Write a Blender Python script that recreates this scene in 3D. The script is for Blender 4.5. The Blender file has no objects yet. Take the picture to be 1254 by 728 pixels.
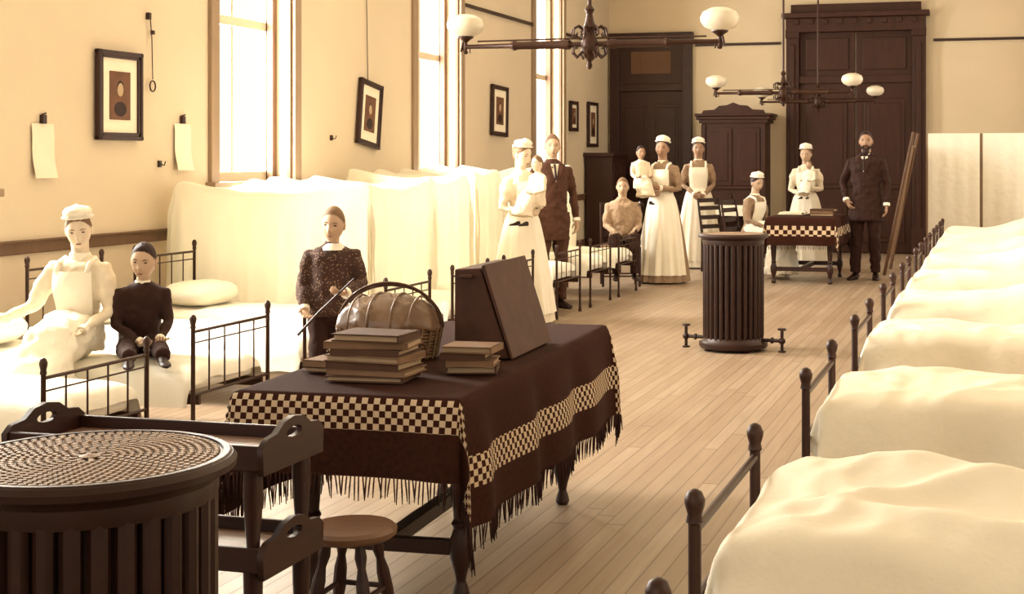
import bpy, bmesh, math, random
from mathutils import Vector, Matrix, noise
random.seed(7)
sc=bpy.context.scene
sc.view_settings.view_transform='Standard'
sc.view_settings.look='None'
PI=math.pi
def lin(c):
    v=max(c); k=.90-.24*min(1,max(0,(v-70)/130.0)); g=.3*c[0]+.55*c[1]+.15*c[2]
    c=[g+(x-g)*k for x in c]
    o=[]
    for x in c:
        x=x/255.0
        o.append(x/12.92 if x<=.04045 else ((x+.055)/1.055)**2.4)
    return (o[0],o[1],o[2],1)
class NT:
    def __init__(s,name):
        s.m=bpy.data.materials.new(name); s.m.use_nodes=True
        s.n=s.m.node_tree.nodes; s.l=s.m.node_tree.links
        s.b=s.n['Principled BSDF']
    def new(s,t,**k):
        nd=s.n.new(t)
        for a,b in k.items(): setattr(nd,a,b)
        return nd
    def link(s,a,b): s.l.new(a,b)
    def math(s,op,a,b=None):
        nd=s.n.new('ShaderNodeMath'); nd.operation=op
        for i,x in enumerate((a,b)):
            if x is None: continue
            if isinstance(x,(int,float)): nd.inputs[i].default_value=x
            else: s.l.new(x,nd.inputs[i])
        return nd.outputs[0]
    def mix(s,f,a,b,mode='MIX'):
        nd=s.n.new('ShaderNodeMixRGB'); nd.blend_type=mode
        for i,x in enumerate((f,a,b)):
            if isinstance(x,(int,float,tuple)): nd.inputs[i].default_value=x
            else: s.l.new(x,nd.inputs[i])
        return nd.outputs[0]
def mat(name,c,rough=.6,var=.12,scale=6.,bump=0.,metal=0.,spec=.3,stretch=None,bscale=None,trans=0):
    t=NT(name); c=lin(c)
    tc=t.new('ShaderNodeTexCoord'); vec=tc.outputs['Object']
    if stretch:
        mp=t.new('ShaderNodeMapping'); mp.inputs['Scale'].default_value=stretch
        t.link(vec,mp.inputs['Vector']); vec=mp.outputs[0]
    nz=t.new('ShaderNodeTexNoise'); nz.inputs['Scale'].default_value=scale; nz.inputs['Detail'].default_value=5
    t.link(vec,nz.inputs['Vector'])
    a=tuple(x*(1-var*1.6) for x in c[:3])+(1,); b=tuple(min(1,x*(1+var*1.3)) for x in c[:3])+(1,)
    t.link(t.mix(nz.outputs['Fac'],a,b),t.b.inputs['Base Color'])
    t.b.inputs['Roughness'].default_value=rough; t.b.inputs['Metallic'].default_value=metal
    t.b.inputs['Specular IOR Level'].default_value=spec
    if bump:
        n2=nz
        if bscale:
            n2=t.new('ShaderNodeTexNoise'); n2.inputs['Scale'].default_value=bscale; n2.inputs['Detail'].default_value=4; t.link(vec,n2.inputs['Vector'])
        bp=t.new('ShaderNodeBump'); bp.inputs['Strength'].default_value=bump; bp.inputs['Distance'].default_value=.012
        t.link(n2.outputs['Fac'],bp.inputs['Height']); t.link(bp.outputs[0],t.b.inputs['Normal'])
    if trans:
        tr=t.new('ShaderNodeBsdfTranslucent'); tr.inputs[0].default_value=c
        mx=t.new('ShaderNodeMixShader'); mx.inputs[0].default_value=trans
        out=t.n['Material Output']
        t.link(t.b.outputs[0],mx.inputs[1]); t.link(tr.outputs[0],mx.inputs[2]); t.link(mx.outputs[0],out.inputs['Surface'])
    return t.m
# ---------- materials
M_wall=mat('plaster_wall',(216,188,146),.85,.10,.7,.1,bscale=40)
M_wallb=mat('plaster_back',(224,196,150),.85,.07,.8,.1,bscale=40)
M_ceil=mat('ceiling_paint',(230,214,180),.9,.03,1)
M_wood=mat('dark_walnut',(52,22,12),.42,.3,5,.1,stretch=(1,1,8),spec=.4)
M_wood2=mat('back_door_wood',(60,28,15),.5,.3,4,.1,stretch=(6,6,.7))
M_trim=mat('varnished_trim',(104,70,44),.5,.2,4,stretch=(4,4,.6))
M_cas=mat('window_casing_paint',(154,122,88),.5,.12,4,stretch=(4,4,.6))
M_sash=mat('sash_paint',(205,180,140),.6,.06,4)
M_iron=mat('black_iron',(60,32,19),.45,.2,20,metal=.2,spec=.4)
M_brass=mat('tarnished_gasolier',(58,32,18),.4,.2,20,metal=.3)
M_rad=mat('radiator_iron',(48,23,14),.42,.25,12,.1,metal=.2,spec=.4)
M_radtop=mat('radiator_grille',(160,124,88),.55,.2,20,.1,metal=.1)
M_sheet=mat('white_sheet',(240,223,188),.85,.04,3,.7,bscale=9)
M_sheetl=mat('white_sheet_overexposed',(250,240,214),.85,.03,3,.6,bscale=12)  # sheet linen lightened to paint in the left beds' overexposure; also screen cloth
M_pale=mat('pale_linen',(248,238,210),.85,.02,3,.2)
M_net=mat('mosquito_netting',(250,242,218),.9,.03,4,.4,trans=.5,bscale=7)
M_skin=mat('skin',(200,154,114),.55,.06,10)
M_skinp=mat('skin_overexposed',(228,198,158),.55,.05,10)  # skin copy with overexposure painted in, for the washed-out figures
M_skind=mat('skin_deep',(172,124,88),.55,.06,10)
M_lip=mat('lips',(140,84,60),.5,.05,10)
M_eye=mat('eye_dark',(58,30,18),.3,.05,10)
M_hair=mat('hair_dark',(46,22,13),.6,.3,40,.3)
M_hairl=mat('hair_light',(128,92,60),.65,.2,40,.3)
M_suit=mat('wool_suit',(50,23,14),.85,.25,30,.3)
M_suit2=mat('wool_suit_brown',(78,44,28),.85,.2,30,.3)
M_white=mat('apron_cotton',(246,232,202),.85,.04,6,.5,bscale=25)
M_dress=mat('nurse_dress',(160,124,90),.85,.15,30,.2)
M_dressp=mat('pale_overexposed_dress',(234,212,174),.85,.07,20,.2)  # pale gown cloth; on the washed-out nurses it paints in overexposure
M_shoe=mat('shoe_leather',(40,18,10),.4,.2,20)
M_paper=mat('paper',(236,216,176),.8,.05,6)
M_photo=mat('photo_print',(110,66,38),.6,.35,9)
M_book1=mat('book_cloth_a',(84,52,32),.7,.25,9)
M_book2=mat('book_cloth_b',(130,92,60),.7,.25,9)
M_page=mat('book_pages',(184,148,104),.8,.15,30,stretch=(1,1,20))
M_case=mat('leatherette_case',(74,40,24),.6,.4,12,.3)
M_leather=mat('glossy_oilcloth',(132,94,62),.35,.45,9,.7,spec=.6)
M_tin=mat('dark_tin',(80,50,32),.3,.3,9,metal=.6,spec=.6)
M_wick=mat('wicker',(140,102,68),.7,.3,60,.5)
M_globe=mat('opal_glass',(238,222,188),.2,.03,3,spec=.6,trans=.25)
M_seat=mat('stool_elm',(112,74,48),.4,.25,6,.1,stretch=(1,8,1),spec=.5)
M_cloth=mat('dark_cloth',(54,25,15),.9,.25,40,.3)
def dots(name,base,dot,sc_,th=.26):
    t=NT(name); tc=t.new('ShaderNodeTexCoord'); v=t.new('ShaderNodeTexVoronoi'); v.inputs['Scale'].default_value=sc_
    t.link(tc.outputs['Object'],v.inputs['Vector'])
    f=t.math('LESS_THAN',v.outputs['Distance'],th)
    t.link(t.mix(f,lin(base),lin(dot)),t.b.inputs['Base Color']); t.b.inputs['Roughness'].default_value=.85
    return t.m
M_dots=dots('boy_printed_blouse',(64,36,24),(140,104,76),70,.28)
M_plaid=dots('patient_shirt',(170,132,96),(208,174,130),50)
# floor
t=NT('floor_boards'); tc=t.new('ShaderNodeTexCoord'); sp=t.new('ShaderNodeSeparateXYZ'); t.link(tc.outputs['Object'],sp.inputs[0])
u=t.math('DIVIDE',sp.outputs[0],.075); fl=t.math('FLOOR',u); fr=t.math('FRACT',u)
wn=t.new('ShaderNodeTexWhiteNoise',noise_dimensions='1D'); t.link(fl,wn.inputs['W'])
edge=t.math('LESS_THAN',fr,.08)
yy=t.math('ADD',t.math('DIVIDE',sp.outputs[1],3.1),t.math('MULTIPLY',wn.outputs[0],7.3)); seam=t.math('LESS_THAN',t.math('FRACT',yy),.004)
wn2=t.new('ShaderNodeTexWhiteNoise',noise_dimensions='2D'); cb=t.new('ShaderNodeCombineXYZ'); t.link(fl,cb.inputs[0]); t.link(t.math('FLOOR',yy),cb.inputs[1]); t.link(cb.outputs[0],wn2.inputs['Vector'])
col=t.mix(wn2.outputs[0],lin((168,136,102)),lin((186,156,122)))
mp=t.new('ShaderNodeMapping'); mp.inputs['Scale'].default_value=(14,.8,1); t.link(tc.outputs['Object'],mp.inputs[0])
nz=t.new('ShaderNodeTexNoise'); nz.inputs['Scale'].default_value=2.5; nz.inputs['Detail'].default_value=6; t.link(mp.outputs[0],nz.inputs['Vector'])
col=t.mix(t.math('MULTIPLY',nz.outputs['Fac'],.65),col,lin((118,88,62)))
col=t.mix(t.math('MULTIPLY',t.math('MAXIMUM',edge,seam),.6),col,lin((80,54,34)))
t.link(col,t.b.inputs['Base Color']); t.b.inputs['Roughness'].default_value=.42; t.b.inputs['Specular IOR Level'].default_value=.4
M_floor=t.m
def checkmat(name,hx,hy,fq,fp,sq):
    t=NT(name); uv=t.new('ShaderNodeUVMap'); sp=t.new('ShaderNodeSeparateXYZ'); t.link(uv.outputs[0],sp.inputs[0])
    aq=t.math('ABSOLUTE',sp.outputs[1]); ap=t.math('ABSOLUTE',sp.outputs[0])
    m1=t.math('MULTIPLY',t.math('GREATER_THAN',aq,hy+fq[0]),t.math('LESS_THAN',aq,hy+fq[1]))
    m2=t.math('MULTIPLY',t.math('GREATER_THAN',ap,hx+fp[0]),t.math('LESS_THAN',ap,hx+fp[1]))
    ck=t.new('ShaderNodeTexChecker'); ck.inputs['Scale'].default_value=1/sq; t.link(uv.outputs[0],ck.inputs['Vector'])
    ck.inputs[1].default_value=lin((206,172,128)); ck.inputs[2].default_value=lin((56,24,14))
    nz=t.new('ShaderNodeTexNoise'); nz.inputs['Scale'].default_value=60; t.link(uv.outputs[0],nz.inputs['Vector'])
    base=t.mix(nz.outputs['Fac'],lin((34,14,9)),lin((68,34,21)))
    t.link(t.mix(t.math('MAXIMUM',m1,m2),base,ck.outputs[0]),t.b.inputs['Base Color'])
    t.b.inputs['Roughness'].default_value=.9; t.b.inputs['Specular IOR Level'].default_value=.1
    return t.m
# ---------- mesh builder
class MB:
    def __init__(s): s.v=[];s.f=[];s.m=[];s.uv=[]
    def add(s,vs,fs,mi=0,uv=None):
        o=len(s.v); s.v+= [tuple(x) for x in vs]; s.uv+= uv if uv else [(0,0)]*len(vs)
        for f in fs: s.f.append([i+o for i in f]); s.m.append(mi)
    def box(s,c,d,mi=0,R=None):
        c=Vector(c);vs=[]
        for x in(-.5,.5):
            for y in(-.5,.5):
                for z in(-.5,.5):
                    p=Vector((x*d[0],y*d[1],z*d[2]))
                    if R: p=R@p
                    vs.append(c+p)
        s.add(vs,[(0,1,3,2),(4,6,7,5),(0,4,5,1),(2,3,7,6),(0,2,6,4),(1,5,7,3)],mi)
    def b2(s,a,b,mi=0):
        s.box([(a[i]+b[i])/2 for i in range(3)],[abs(b[i]-a[i]) for i in range(3)],mi)
    def rings(s,R,mi=0,cap=True,closed=True):
        n=len(R[0]);vs=[p for r in R for p in r];fs=[]
        for i in range(len(R)-1):
            for j in range(n if closed else n-1):
                k=(j+1)%n; fs.append((i*n+j,i*n+k,(i+1)*n+k,(i+1)*n+j))
        if cap: fs.append(tuple(range(n))[::-1]); fs.append(tuple((len(R)-1)*n+j for j in range(n)))
        s.add(vs,fs,mi)
    def lathe(s,prof,c=(0,0,0),n=20,mi=0,M=None,cap=True):
        R=[]
        for r,z in prof:
            ring=[]
            for j in range(n):
                a=2*PI*j/n; p=Vector((max(r,.0005)*math.cos(a),max(r,.0005)*math.sin(a),z))
                if M: p=M@p
                ring.append(p+Vector(c))
            R.append(ring)
        s.rings(R,mi,cap)
    def tube(s,pts,rad,n=8,mi=0,cap=True,closed=False):
        pts=[Vector(p) for p in pts]
        if not isinstance(rad,(list,tuple)): rad=[rad]*len(pts)
        T=[]
        for i in range(len(pts)):
            a=pts[max(0,i-1)];b=pts[min(len(pts)-1,i+1)]; d=b-a
            T.append(d.normalized() if d.length>1e-9 else Vector((0,0,1)))
        N=T[0].orthogonal().normalized();R=[]
        for i,p in enumerate(pts):
            N=(N-T[i]*N.dot(T[i])); N=N.normalized() if N.length>1e-6 else T[i].orthogonal().normalized()
            B=T[i].cross(N); R.append([p+(N*math.cos(2*PI*j/n)+B*math.sin(2*PI*j/n))*rad[i] for j in range(n)])
        s.rings(R,mi,cap)
    def sph(s,fn,nu=16,nv=12,mi=0,keep=None,M=None):
        vs=[];D=[]
        for i in range(nv+1):
            ph=PI*i/nv
            for j in range(nu):
                th=2*PI*j/nu; d=(math.sin(ph)*math.cos(th),math.sin(ph)*math.sin(th),math.cos(ph)); D.append(d)
                p=Vector(fn(d)); vs.append(M@p if M else p)
        fs=[]
        for i in range(nv):
            for j in range(nu):
                q=(i*nu+j,(i+1)*nu+j,(i+1)*nu+(j+1)%nu,i*nu+(j+1)%nu)
                if keep:
                    a=[sum(D[x][c] for x in q)/4 for c in range(3)]
                    if not keep(a): continue
                fs.append(q)
        s.add(vs,fs,mi)
    def ell(s,c,r,mi=0,nu=12,nv=8,M=None):
        s.sph(lambda d:(c[0]+d[0]*r[0],c[1]+d[1]*r[1],c[2]+d[2]*r[2]),nu,nv,mi,None,M)
def group(name,loc=(0,0,0),rz=0):
    e=bpy.data.objects.new(name,None); e.empty_display_size=.1; e.location=loc; e.rotation_euler=(0,0,rz); sc.collection.objects.link(e); return e
TXC=bpy.data.textures.new('cloth_wrinkles','CLOUDS'); TXC.noise_scale=.075; TXC.noise_depth=2
def obj(name,mb,mats,parent=None,smooth=True,bevel=0,remesh=0,sub=0,sm=3,ang=35,loc=None,wr=0):
    me=bpy.data.meshes.new(name); me.from_pydata(mb.v,[],mb.f)
    uvl=me.uv_layers.new(name='UVMap')
    for lp in me.loops: uvl.data[lp.index].uv=mb.uv[lp.vertex_index]
    for m in (mats if isinstance(mats,(list,tuple)) else [mats]): me.materials.append(m)
    me.polygons.foreach_set('material_index',mb.m)
    bm=bmesh.new(); bm.from_mesh(me); bmesh.ops.remove_doubles(bm,verts=bm.verts,dist=1e-5)
    bmesh.ops.recalc_face_normals(bm,faces=bm.faces); bm.to_mesh(me); bm.free()
    if smooth:
        me.polygons.foreach_set('use_smooth',[True]*len(me.polygons))
        if not remesh and ang: me.set_sharp_from_angle(angle=math.radians(ang))
    o=bpy.data.objects.new(name,me); sc.collection.objects.link(o)
    if loc: o.location=loc
    if parent: o.parent=parent
    if bevel:
        b=o.modifiers.new('bevel','BEVEL'); b.width=bevel; b.segments=2; b.limit_method='ANGLE'
    if remesh:
        r=o.modifiers.new('remesh','REMESH'); r.mode='VOXEL'; r.voxel_size=remesh; r.use_smooth_shade=True
        q=o.modifiers.new('smooth','SMOOTH'); q.iterations=sm; q.factor=.5
    if wr:
        d=o.modifiers.new('wrinkles','DISPLACE'); d.texture=TXC; d.strength=wr; d.mid_level=.5; d.texture_coords='LOCAL'
    if sub:
        q=o.modifiers.new('sub','SUBSURF'); q.levels=sub; q.render_levels=sub
    return o
def plate(name,outl,th,m,parent,Mx):
    cu=bpy.data.curves.new(name,'CURVE'); cu.dimensions='2D'; cu.fill_mode='BOTH'; cu.extrude=th/2
    for o in outl:
        sp=cu.splines.new('POLY'); sp.points.add(len(o)-1)
        for i,(x,y) in enumerate(o): sp.points[i].co=(x,y,0,1)
        sp.use_cyclic_u=True
    co=bpy.data.objects.new(name+'_c',cu); sc.collection.objects.link(co)
    dg=bpy.context.evaluated_depsgraph_get(); me=bpy.data.meshes.new_from_object(co.evaluated_get(dg))
    bpy.data.objects.remove(co); me.transform(Mx); me.materials.clear(); me.materials.append(m)
    ob=bpy.data.objects.new(name,me); sc.collection.objects.link(ob); ob.parent=parent; return ob
def drape(mb,hx,hy,dl,dr,df,db,z,step=.03,fold=.02,freq=14,flare=.05,lump=None,zmin=.02,mi=0,fringe=0,fm=0,seed=0,edge=0):
    def pos(p,q):
        cp=max(-hx,min(hx,p));cq=max(-hy,min(hy,q));ex=p-cp;ey=q-cq;L=math.hypot(ex,ey)
        zz=z+(lump(cp,cq) if lump else 0)
        if edge: zz-=edge*math.exp(-min(hx-abs(cp),hy-abs(cq))/.035)
        if L<1e-6: return Vector((p,q,zz))
        dx,dy=ex/L,ey/L; t=min(1,L/.22)
        ph=freq*(cp*abs(dy)+cq*abs(dx))+math.atan2(dy,dx)*5+2.6*noise.noise(Vector((cp*2+seed,cq*2,seed)))
        out=.012*min(1,L/.03)+flare*L+fold*t*(.5+.5*math.sin(ph))+edge*.6*t*noise.noise(Vector((p*5+seed,q*5,seed)))
        return Vector((cp+dx*out,cq+dy*out,max(zmin,zz-L*.99)))
    P=[-hx-dl+i*(2*hx+dl+dr)/max(1,round((2*hx+dl+dr)/step)) for i in range(round((2*hx+dl+dr)/step)+1)]
    Q=[-hy-df+i*(2*hy+df+db)/max(1,round((2*hy+df+db)/step)) for i in range(round((2*hy+df+db)/step)+1)]
    vs=[];uv=[];fs=[];nq=len(Q)
    for p in P:
        for q in Q: vs.append(pos(p,q)); uv.append((p,q))
    for i in range(len(P)-1):
        for j in range(nq-1): fs.append((i*nq+j,(i+1)*nq+j,(i+1)*nq+j+1,i*nq+j+1))
    mb.add(vs,fs,mi,uv)
    if fringe:
        B=[]
        a=P[0]
        while a<P[-1]: B+= [(a,Q[0]),(a,Q[-1])]; a+=.013
        a=Q[0]
        while a<Q[-1]: B+= [(P[0],a),(P[-1],a)]; a+=.013
        for p,q in B:
            s=pos(p,q); L=fringe*random.uniform(.8,1.15)
            j=Vector((random.uniform(-.008,.008),random.uniform(-.008,.008),0))
            mb.tube([s+Vector((0,0,.005)),s+j*.6-Vector((0,0,L*.5)),s+j-Vector((0,0,L))],[.0025,.003,.0015],3,fm)
# ---------- people
def headfn(d):
    x,y,z=d; X=x*.073;Y=y*.095;Z=z*.118
    if z<0:
        tt=-z; X*=1-.30*tt**1.6
        if y>0: Y*=1-.42*tt
    if y<0: Y*=.93
    f=max(0,-y); g=lambda a,b,s1:math.exp(-((a-b)/s1)**2)
    Y-=.024*g(X,0,.012)*g(Z,-.024,.017)*f+.010*g(X,0,.010)*g(Z,.004,.022)*f
    Y+=.010*g(abs(X),.031,.015)*g(Z,.010,.012)*f
    Y-=.004*g(abs(X),.03,.02)*g(Z,.032,.009)*f+.008*g(X,0,.022)*g(Z,-.1,.02)*f+.004*g(X,0,.022)*g(Z,-.064,.009)*f
    Y+=.003*g(X,0,.02)*g(Z,-.082,.007)*f
    return (X,Y,Z)
def hand(mb,w,d,nr,s=1,curl=.5,mi=0,thumb=1):
    w=Vector(w);d=Vector(d).normalized();nr=Vector(nr); nr=(nr-d*nr.dot(d)).normalized(); sd=d.cross(nr)*thumb
    R=[]
    for tt,a,b in((-.01,.02,.017),(.02,.03,.017),(.055,.038,.015),(.088,.037,.012)):
        R.append([w+d*tt*s+(sd*a*math.cos(2*PI*j/10)+nr*b*math.sin(2*PI*j/10))*s for j in range(10)])
    mb.rings(R,mi)
    for i,(o,L) in enumerate(((.028,.068),(.010,.076),(-.009,.070),(-.027,.056))):
        p=w+d*.08*s+sd*o*s; dd=(d+sd*o*2).normalized(); pts=[p];an=0
        for q,fr in enumerate((.45,.32,.23)):
            an+=curl*(.8+.1*i); p=p+(dd*math.cos(an)+nr*math.sin(an))*L*fr*s; pts.append(p)
        mb.tube(pts,[.0085*s,.008*s,.0075*s,.005*s],6,mi)
    p=w+d*.025*s+sd*.03*s
    p2=p+(sd*.65+d*.6+nr*.3).normalized()*.035*s; p3=p2+(sd*.15+d*.9+nr*.4).normalized()*.028*s
    mb.tube([p-sd*.01*s,p,p2,p3],[.011*s,.0105*s,.009*s,.006*s],6,mi)
A_DOWN=(((.225,.03,.15),(.235,-.04,-.09),(0,-.1,-1)),((-.215,.04,.15),(-.215,-.02,-.09),(0,-.1,-1)))
A_HOLD=(((.205,-.01,.15),(.05,-.21,.17),(-1,-.1,.1)),((-.20,.0,.14),(-.07,-.23,.10),(1,-.15,0)))
A_FRONT=(((.195,.01,.15),(.06,-.16,.02),(-.9,-.3,-.3)),((-.195,.01,.15),(-.05,-.17,.03),(.9,-.3,-.3)))
A_LAP=(((.2,-.06,.15),(.10,-.28,.06),(-.3,-1,-.2)),((-.2,-.06,.15),(-.10,-.28,.06),(.3,-1,-.2)))
L_STAND=(((.09,-.01,-.42),(.10,.02,-.84),(.25,-1)),((-.10,-.03,-.42),(-.12,-.04,-.84),(-.15,-1)))
L_SIT=(((.11,-.42,.02),(.11,-.44,-.4),(.1,-1)),((-.11,-.42,.02),(-.11,-.44,-.4),(-.1,-1)))
def person(name,loc,rot,k=1,fem=False,hs=1,pel=(0,0,.92),lean=(0,0,0),arms=A_DOWN,legs=L_STAND,cloth=M_suit,trou=None,skin=M_skin,hair=M_hair,cap=False,apron=None,skirt=None,skm=None,beard=False,head=(0,0,0),puff=0,collar=None,tie=False,shoe=M_shoe,short=False,slim=1,coat=False,roll=0,blouse=False):
    e=group(name,loc,math.radians(rot))
    P=Vector(pel)*k; ln=Vector(lean)
    def J(p): return P+Vector(p)*k
    def L(p,t=1): return J(Vector(p)+ln*t)
    b=MB()
    if fem: tr=[(-.1,.15,.125),(0,.145,.118),(.09,.108,.092),(.18,.122,.106),(.28,.146,.138),(.36,.152,.116),(.42,.128,.086),(.45,.078,.066),(.485,.048,.048)]
    else: tr=[(-.16,.165,.12),(-.05,.17,.125),(.1,.155,.12),(.22,.17,.125),(.33,.182,.13),(.41,.178,.11),(.445,.13,.085),(.47,.072,.066),(.495,.056,.056)]
    if coat: tr=[(-.27,.195,.15),(-.15,.185,.14)]+tr[1:]
    if blouse: tr=[(-.10,.175,.135),(-.07,.21,.165),(-.01,.205,.16),(.1,.185,.145),(.22,.18,.135)]+tr[4:]
    R=[]
    for z,rx,ry in tr:
        c=L((0,0,z),max(0,z/.5)); R.append([c+Vector((math.cos(2*PI*j/20)*rx*k*slim,math.sin(2*PI*j/20)*ry*k*slim,0)) for j in range(20)])
    b.rings(R)
    hm=MB(); sw=.14 if fem else .17
    for sd,(el,wr,hd) in zip((1,-1),arms):
        s=L((sd*sw*slim,0,.39),.9); E=J(Vector(el)+ln*.6); W=J(Vector(wr)+ln*.4); m1=s.lerp(E,.35)
        if fem: r=[.046+puff*.5,.048+puff*.9,.036,.033,.026]
        else: r=[.054,.052,.043,.038,.030]
        if blouse: r=[.06,.062,.055,.055,.036]
        mid=E.lerp(W,.4)
        b.tube([s-Vector((sd*.05*k,0,0)),s,m1,E,mid,W],[x*k for x in (r[0]*.9,r[0],r[1],r[2],r[3],r[4])],12)
        d=Vector(hd).normalized(); nr=Vector((-sd,-.2,0)) if abs(hd[2])>.8 else Vector((0,.5,1)) if abs(hd[0])<.8 else Vector((0,1,.3))
        hand(hm,W,d,nr,k*(1.0 if k<.8 else .95)*(1.1 if hs>1.1 else 1),.45,0,sd if abs(hd[2])>.8 else -sd)
        if collar: hm.tube([W-(W-mid).normalized()*.025*k,W+(W-mid).normalized()*.006*k],[r[4]*k*1.22,r[4]*k*1.25],10,1)
    tb=MB(); sh=MB()
    for sd,(kn,an,td) in zip((1,-1),legs):
        h=J((sd*.085,0,-.06)); K=J(kn);A=J(an); tgt=b if trou is None else tb
        if skirt is None:
            tgt.tube([h+Vector((0,0,.05*k)),h,h.lerp(K,.5),K,K.lerp(A,.35),A],[x*k for x in(.09,.1,.088,.068,.066,.056)],12)
        f=Vector((td[0],td[1],0)).normalized(); sdv=Vector((-f.y,f.x,0)); base=A.z-.08*k
        R=[]
        for tt,w,hh in((-.075,.012,.04),(-.055,.034,.085),(0,.038,.085),(.05,.038,.062),(.11,.044,.045),(.155,.036,.035),(.175,.012,.02)):
            R.append([Vector((A.x,A.y,base))+f*tt*k+sdv*math.cos(2*PI*j/12)*w*k+Vector((0,0,(hh/2+math.sin(2*PI*j/12)*hh/2)*k)) for j in range(12)])
        sh.rings(R)
    vox=.011 if k>.6 else .008
    obj('body',b,cloth,e,remesh=vox,wr=.038*min(1,k),sm=2)
    if tb.v:
        tb.ell(J((0,0,-.08)),(.15*k,.11*k,.1*k)); obj('trousers',tb,trou,e,remesh=vox,wr=.03*min(1,k))
    obj('shoes',sh,shoe,e)
    hc=L((0,-.02,.615),1.25); hk=hs*k*.97
    if hs>1: hc.z+=(hs-1)*.07*k
    yw,pt,rl=[math.radians(a) for a in head]
    Mh=Matrix.Translation(hc)@Matrix.Rotation(yw,4,'Z')@Matrix.Rotation(pt,4,'X')@Matrix.Rotation(rl,4,'Y')@Matrix.Scale(hk,4)
    h=MB(); h.sph(headfn,48,36,0,None,Mh)
    for sx in(1,-1):
        h.ell((sx*.073,.008,-.004),(.009,.018,.030),0,10,8,Mh)
        h.ell((sx*.031,-.0725,.010),(.0110,.0055,.0045),1,10,8,Mh)
        h.tube([Mh@Vector((sx*.016,-.086,.028)),Mh@Vector((sx*.032,-.084,.032)),Mh@Vector((sx*.048,-.072,.027))],[.0020*hk,.0026*hk,.0014*hk],5,3)
    h.ell((0,-.0815,-.0625),(.018,.0045,.004),2,10,6,Mh)
    nb=L((0,.01,.43),1); h.tube([nb,nb.lerp(Mh@Vector((0,.01,-.06)),.5),Mh@Vector((0,.012,-.04))],[.056*k,.05*k*min(1,hs),.052*k],14,0)
    obj('head',h,[skin,M_eye,M_lip,hair],e,ang=0)
    if hair:
        hr=MB(); vol=.055 if short else .10
        def TH(a):
            x,y,z=a
            if y<-.25: return .30+.40*min(1,max(0,(-y-.25)/.5))-.10*x*x
            if y<.12: return -.05+ (.35)*((.12-y)/.37)**1.3
            return -.05-.45*min(1,(y-.12)/.5)-(.1 if fem else 0)
        def hf(d):
            m_=max(0,min(1,(d[2]-TH(d))/.30)); g=1.008+vol*m_**.7+.02*m_*noise.noise(Vector(d)*9)
            return tuple(c*g for c in headfn(d))
        hr.sph(hf,72,56,0,lambda a:a[2]>TH(a),Mh)
        if fem: hr.ell((0,.085,.045),(.05,.045,.05),0,14,10,Mh)
        if beard:
            hr.sph(lambda d:tuple(c*1.08 for c in headfn(d)),48,36,0,lambda a:a[1]<.2 and (a[2]<-.62 if abs(a[0])<.3 else a[2]<-.42+.4*max(0,a[1]+.6)),Mh)
            hr.ell((0,-.068,-.118),(.04,.034,.045),0,12,8,Mh)
            for sx in(1,-1): hr.tube([Mh@Vector((0,-.096,-.048)),Mh@Vector((sx*.02,-.092,-.051)),Mh@Vector((sx*.04,-.076,-.064))],[.007*hk,.007*hk,.003*hk],6)
        obj('hair',hr,hair,e,ang=0)
    if cap:
        c=MB(); R=[]
        for r,z in((.070,.080),(.086,.078),(.092,.088),(.076,.096),(.082,.110),(.082,.126),(.064,.144),(.035,.153),(.001,.155)):
            R.append([Mh@Vector(((r*(1+(.07 if z<.09 else .03)*math.sin(j*PI*14/22)))*math.cos(2*PI*j/44),.020+(r*(1+(.05 if z<.09 else .02)*math.sin(j*PI*14/22)))*1.08*math.sin(2*PI*j/44),z-.012*math.sin(2*PI*j/44))) for j in range(44)])
        c.rings(R); obj('cap',c,M_white,e,ang=0)
    if collar:
        c0=L((0,0,.45),1); w_=1.5 if blouse else 1
        hm.lathe([(.058*k*w_*1.2,-.012*k*w_),(.064*k*w_,.004*k),(.058*k,.035*k),(.053*k,.035*k)],c0,20,1,None,False)
    if tie:
        c0=L((0,0,.415),1)
        y=-.096*k
        hm.add([c0+Vector((-.045*k,y+.008,.035*k)),c0+Vector((.045*k,y+.008,.035*k)),c0+Vector((0,y-.048*k,-.14*k))],[(0,1,2)],1)
        hm.tube([c0+Vector((0,y,.03*k)),c0+Vector((0,y-.027*k,-.03*k)),c0+Vector((0,y-.05*k,-.12*k))],[.011*k,.009*k,.013*k],6,2)
        for sx in(1,-1):
            hm.add([c0+Vector((sx*.045*k,y-.0,.05*k)),c0+Vector((sx*.085*k,y-.004*k,.0)),c0+Vector((sx*.055*k,y-.036*k,-.05*k)),c0+Vector((sx*.004*k,y-.058*k,-.16*k))],[(0,1,2,3)],3)
        for i in range(3): hm.ell(c0+Vector((.004*k,y-.05*k,(-.18-.09*i)*k)),(.009*k,.006*k,.009*k),2)
    obj('hands',hm,[skin,M_white,M_shoe,cloth],e)
    def sk(mb,zt,zb,rt,rb,a0,a1,off,amp=.06,seed=0):
        n=90; R=[]
        for i in range(15):
            tt=i/14; zz=zt+(zb-zt)*tt; rr=rt+(rb-rt)*(tt**.6)+off; ring=[]
            for j in range(n+1):
                a=a0+(a1-a0)*j/n
                q=rr*(1+amp*tt*math.sin(13*a+seed)+amp*.7*tt*math.sin(7*a+1+seed*2+tt)+.03*tt*math.sin(23*a+3))
                ring.append(P+Vector((q*math.cos(a)*k,q*math.sin(a)*.92*k,zz*k)))
            R.append(ring)
        mb.rings(R,0,False,False)
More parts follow.
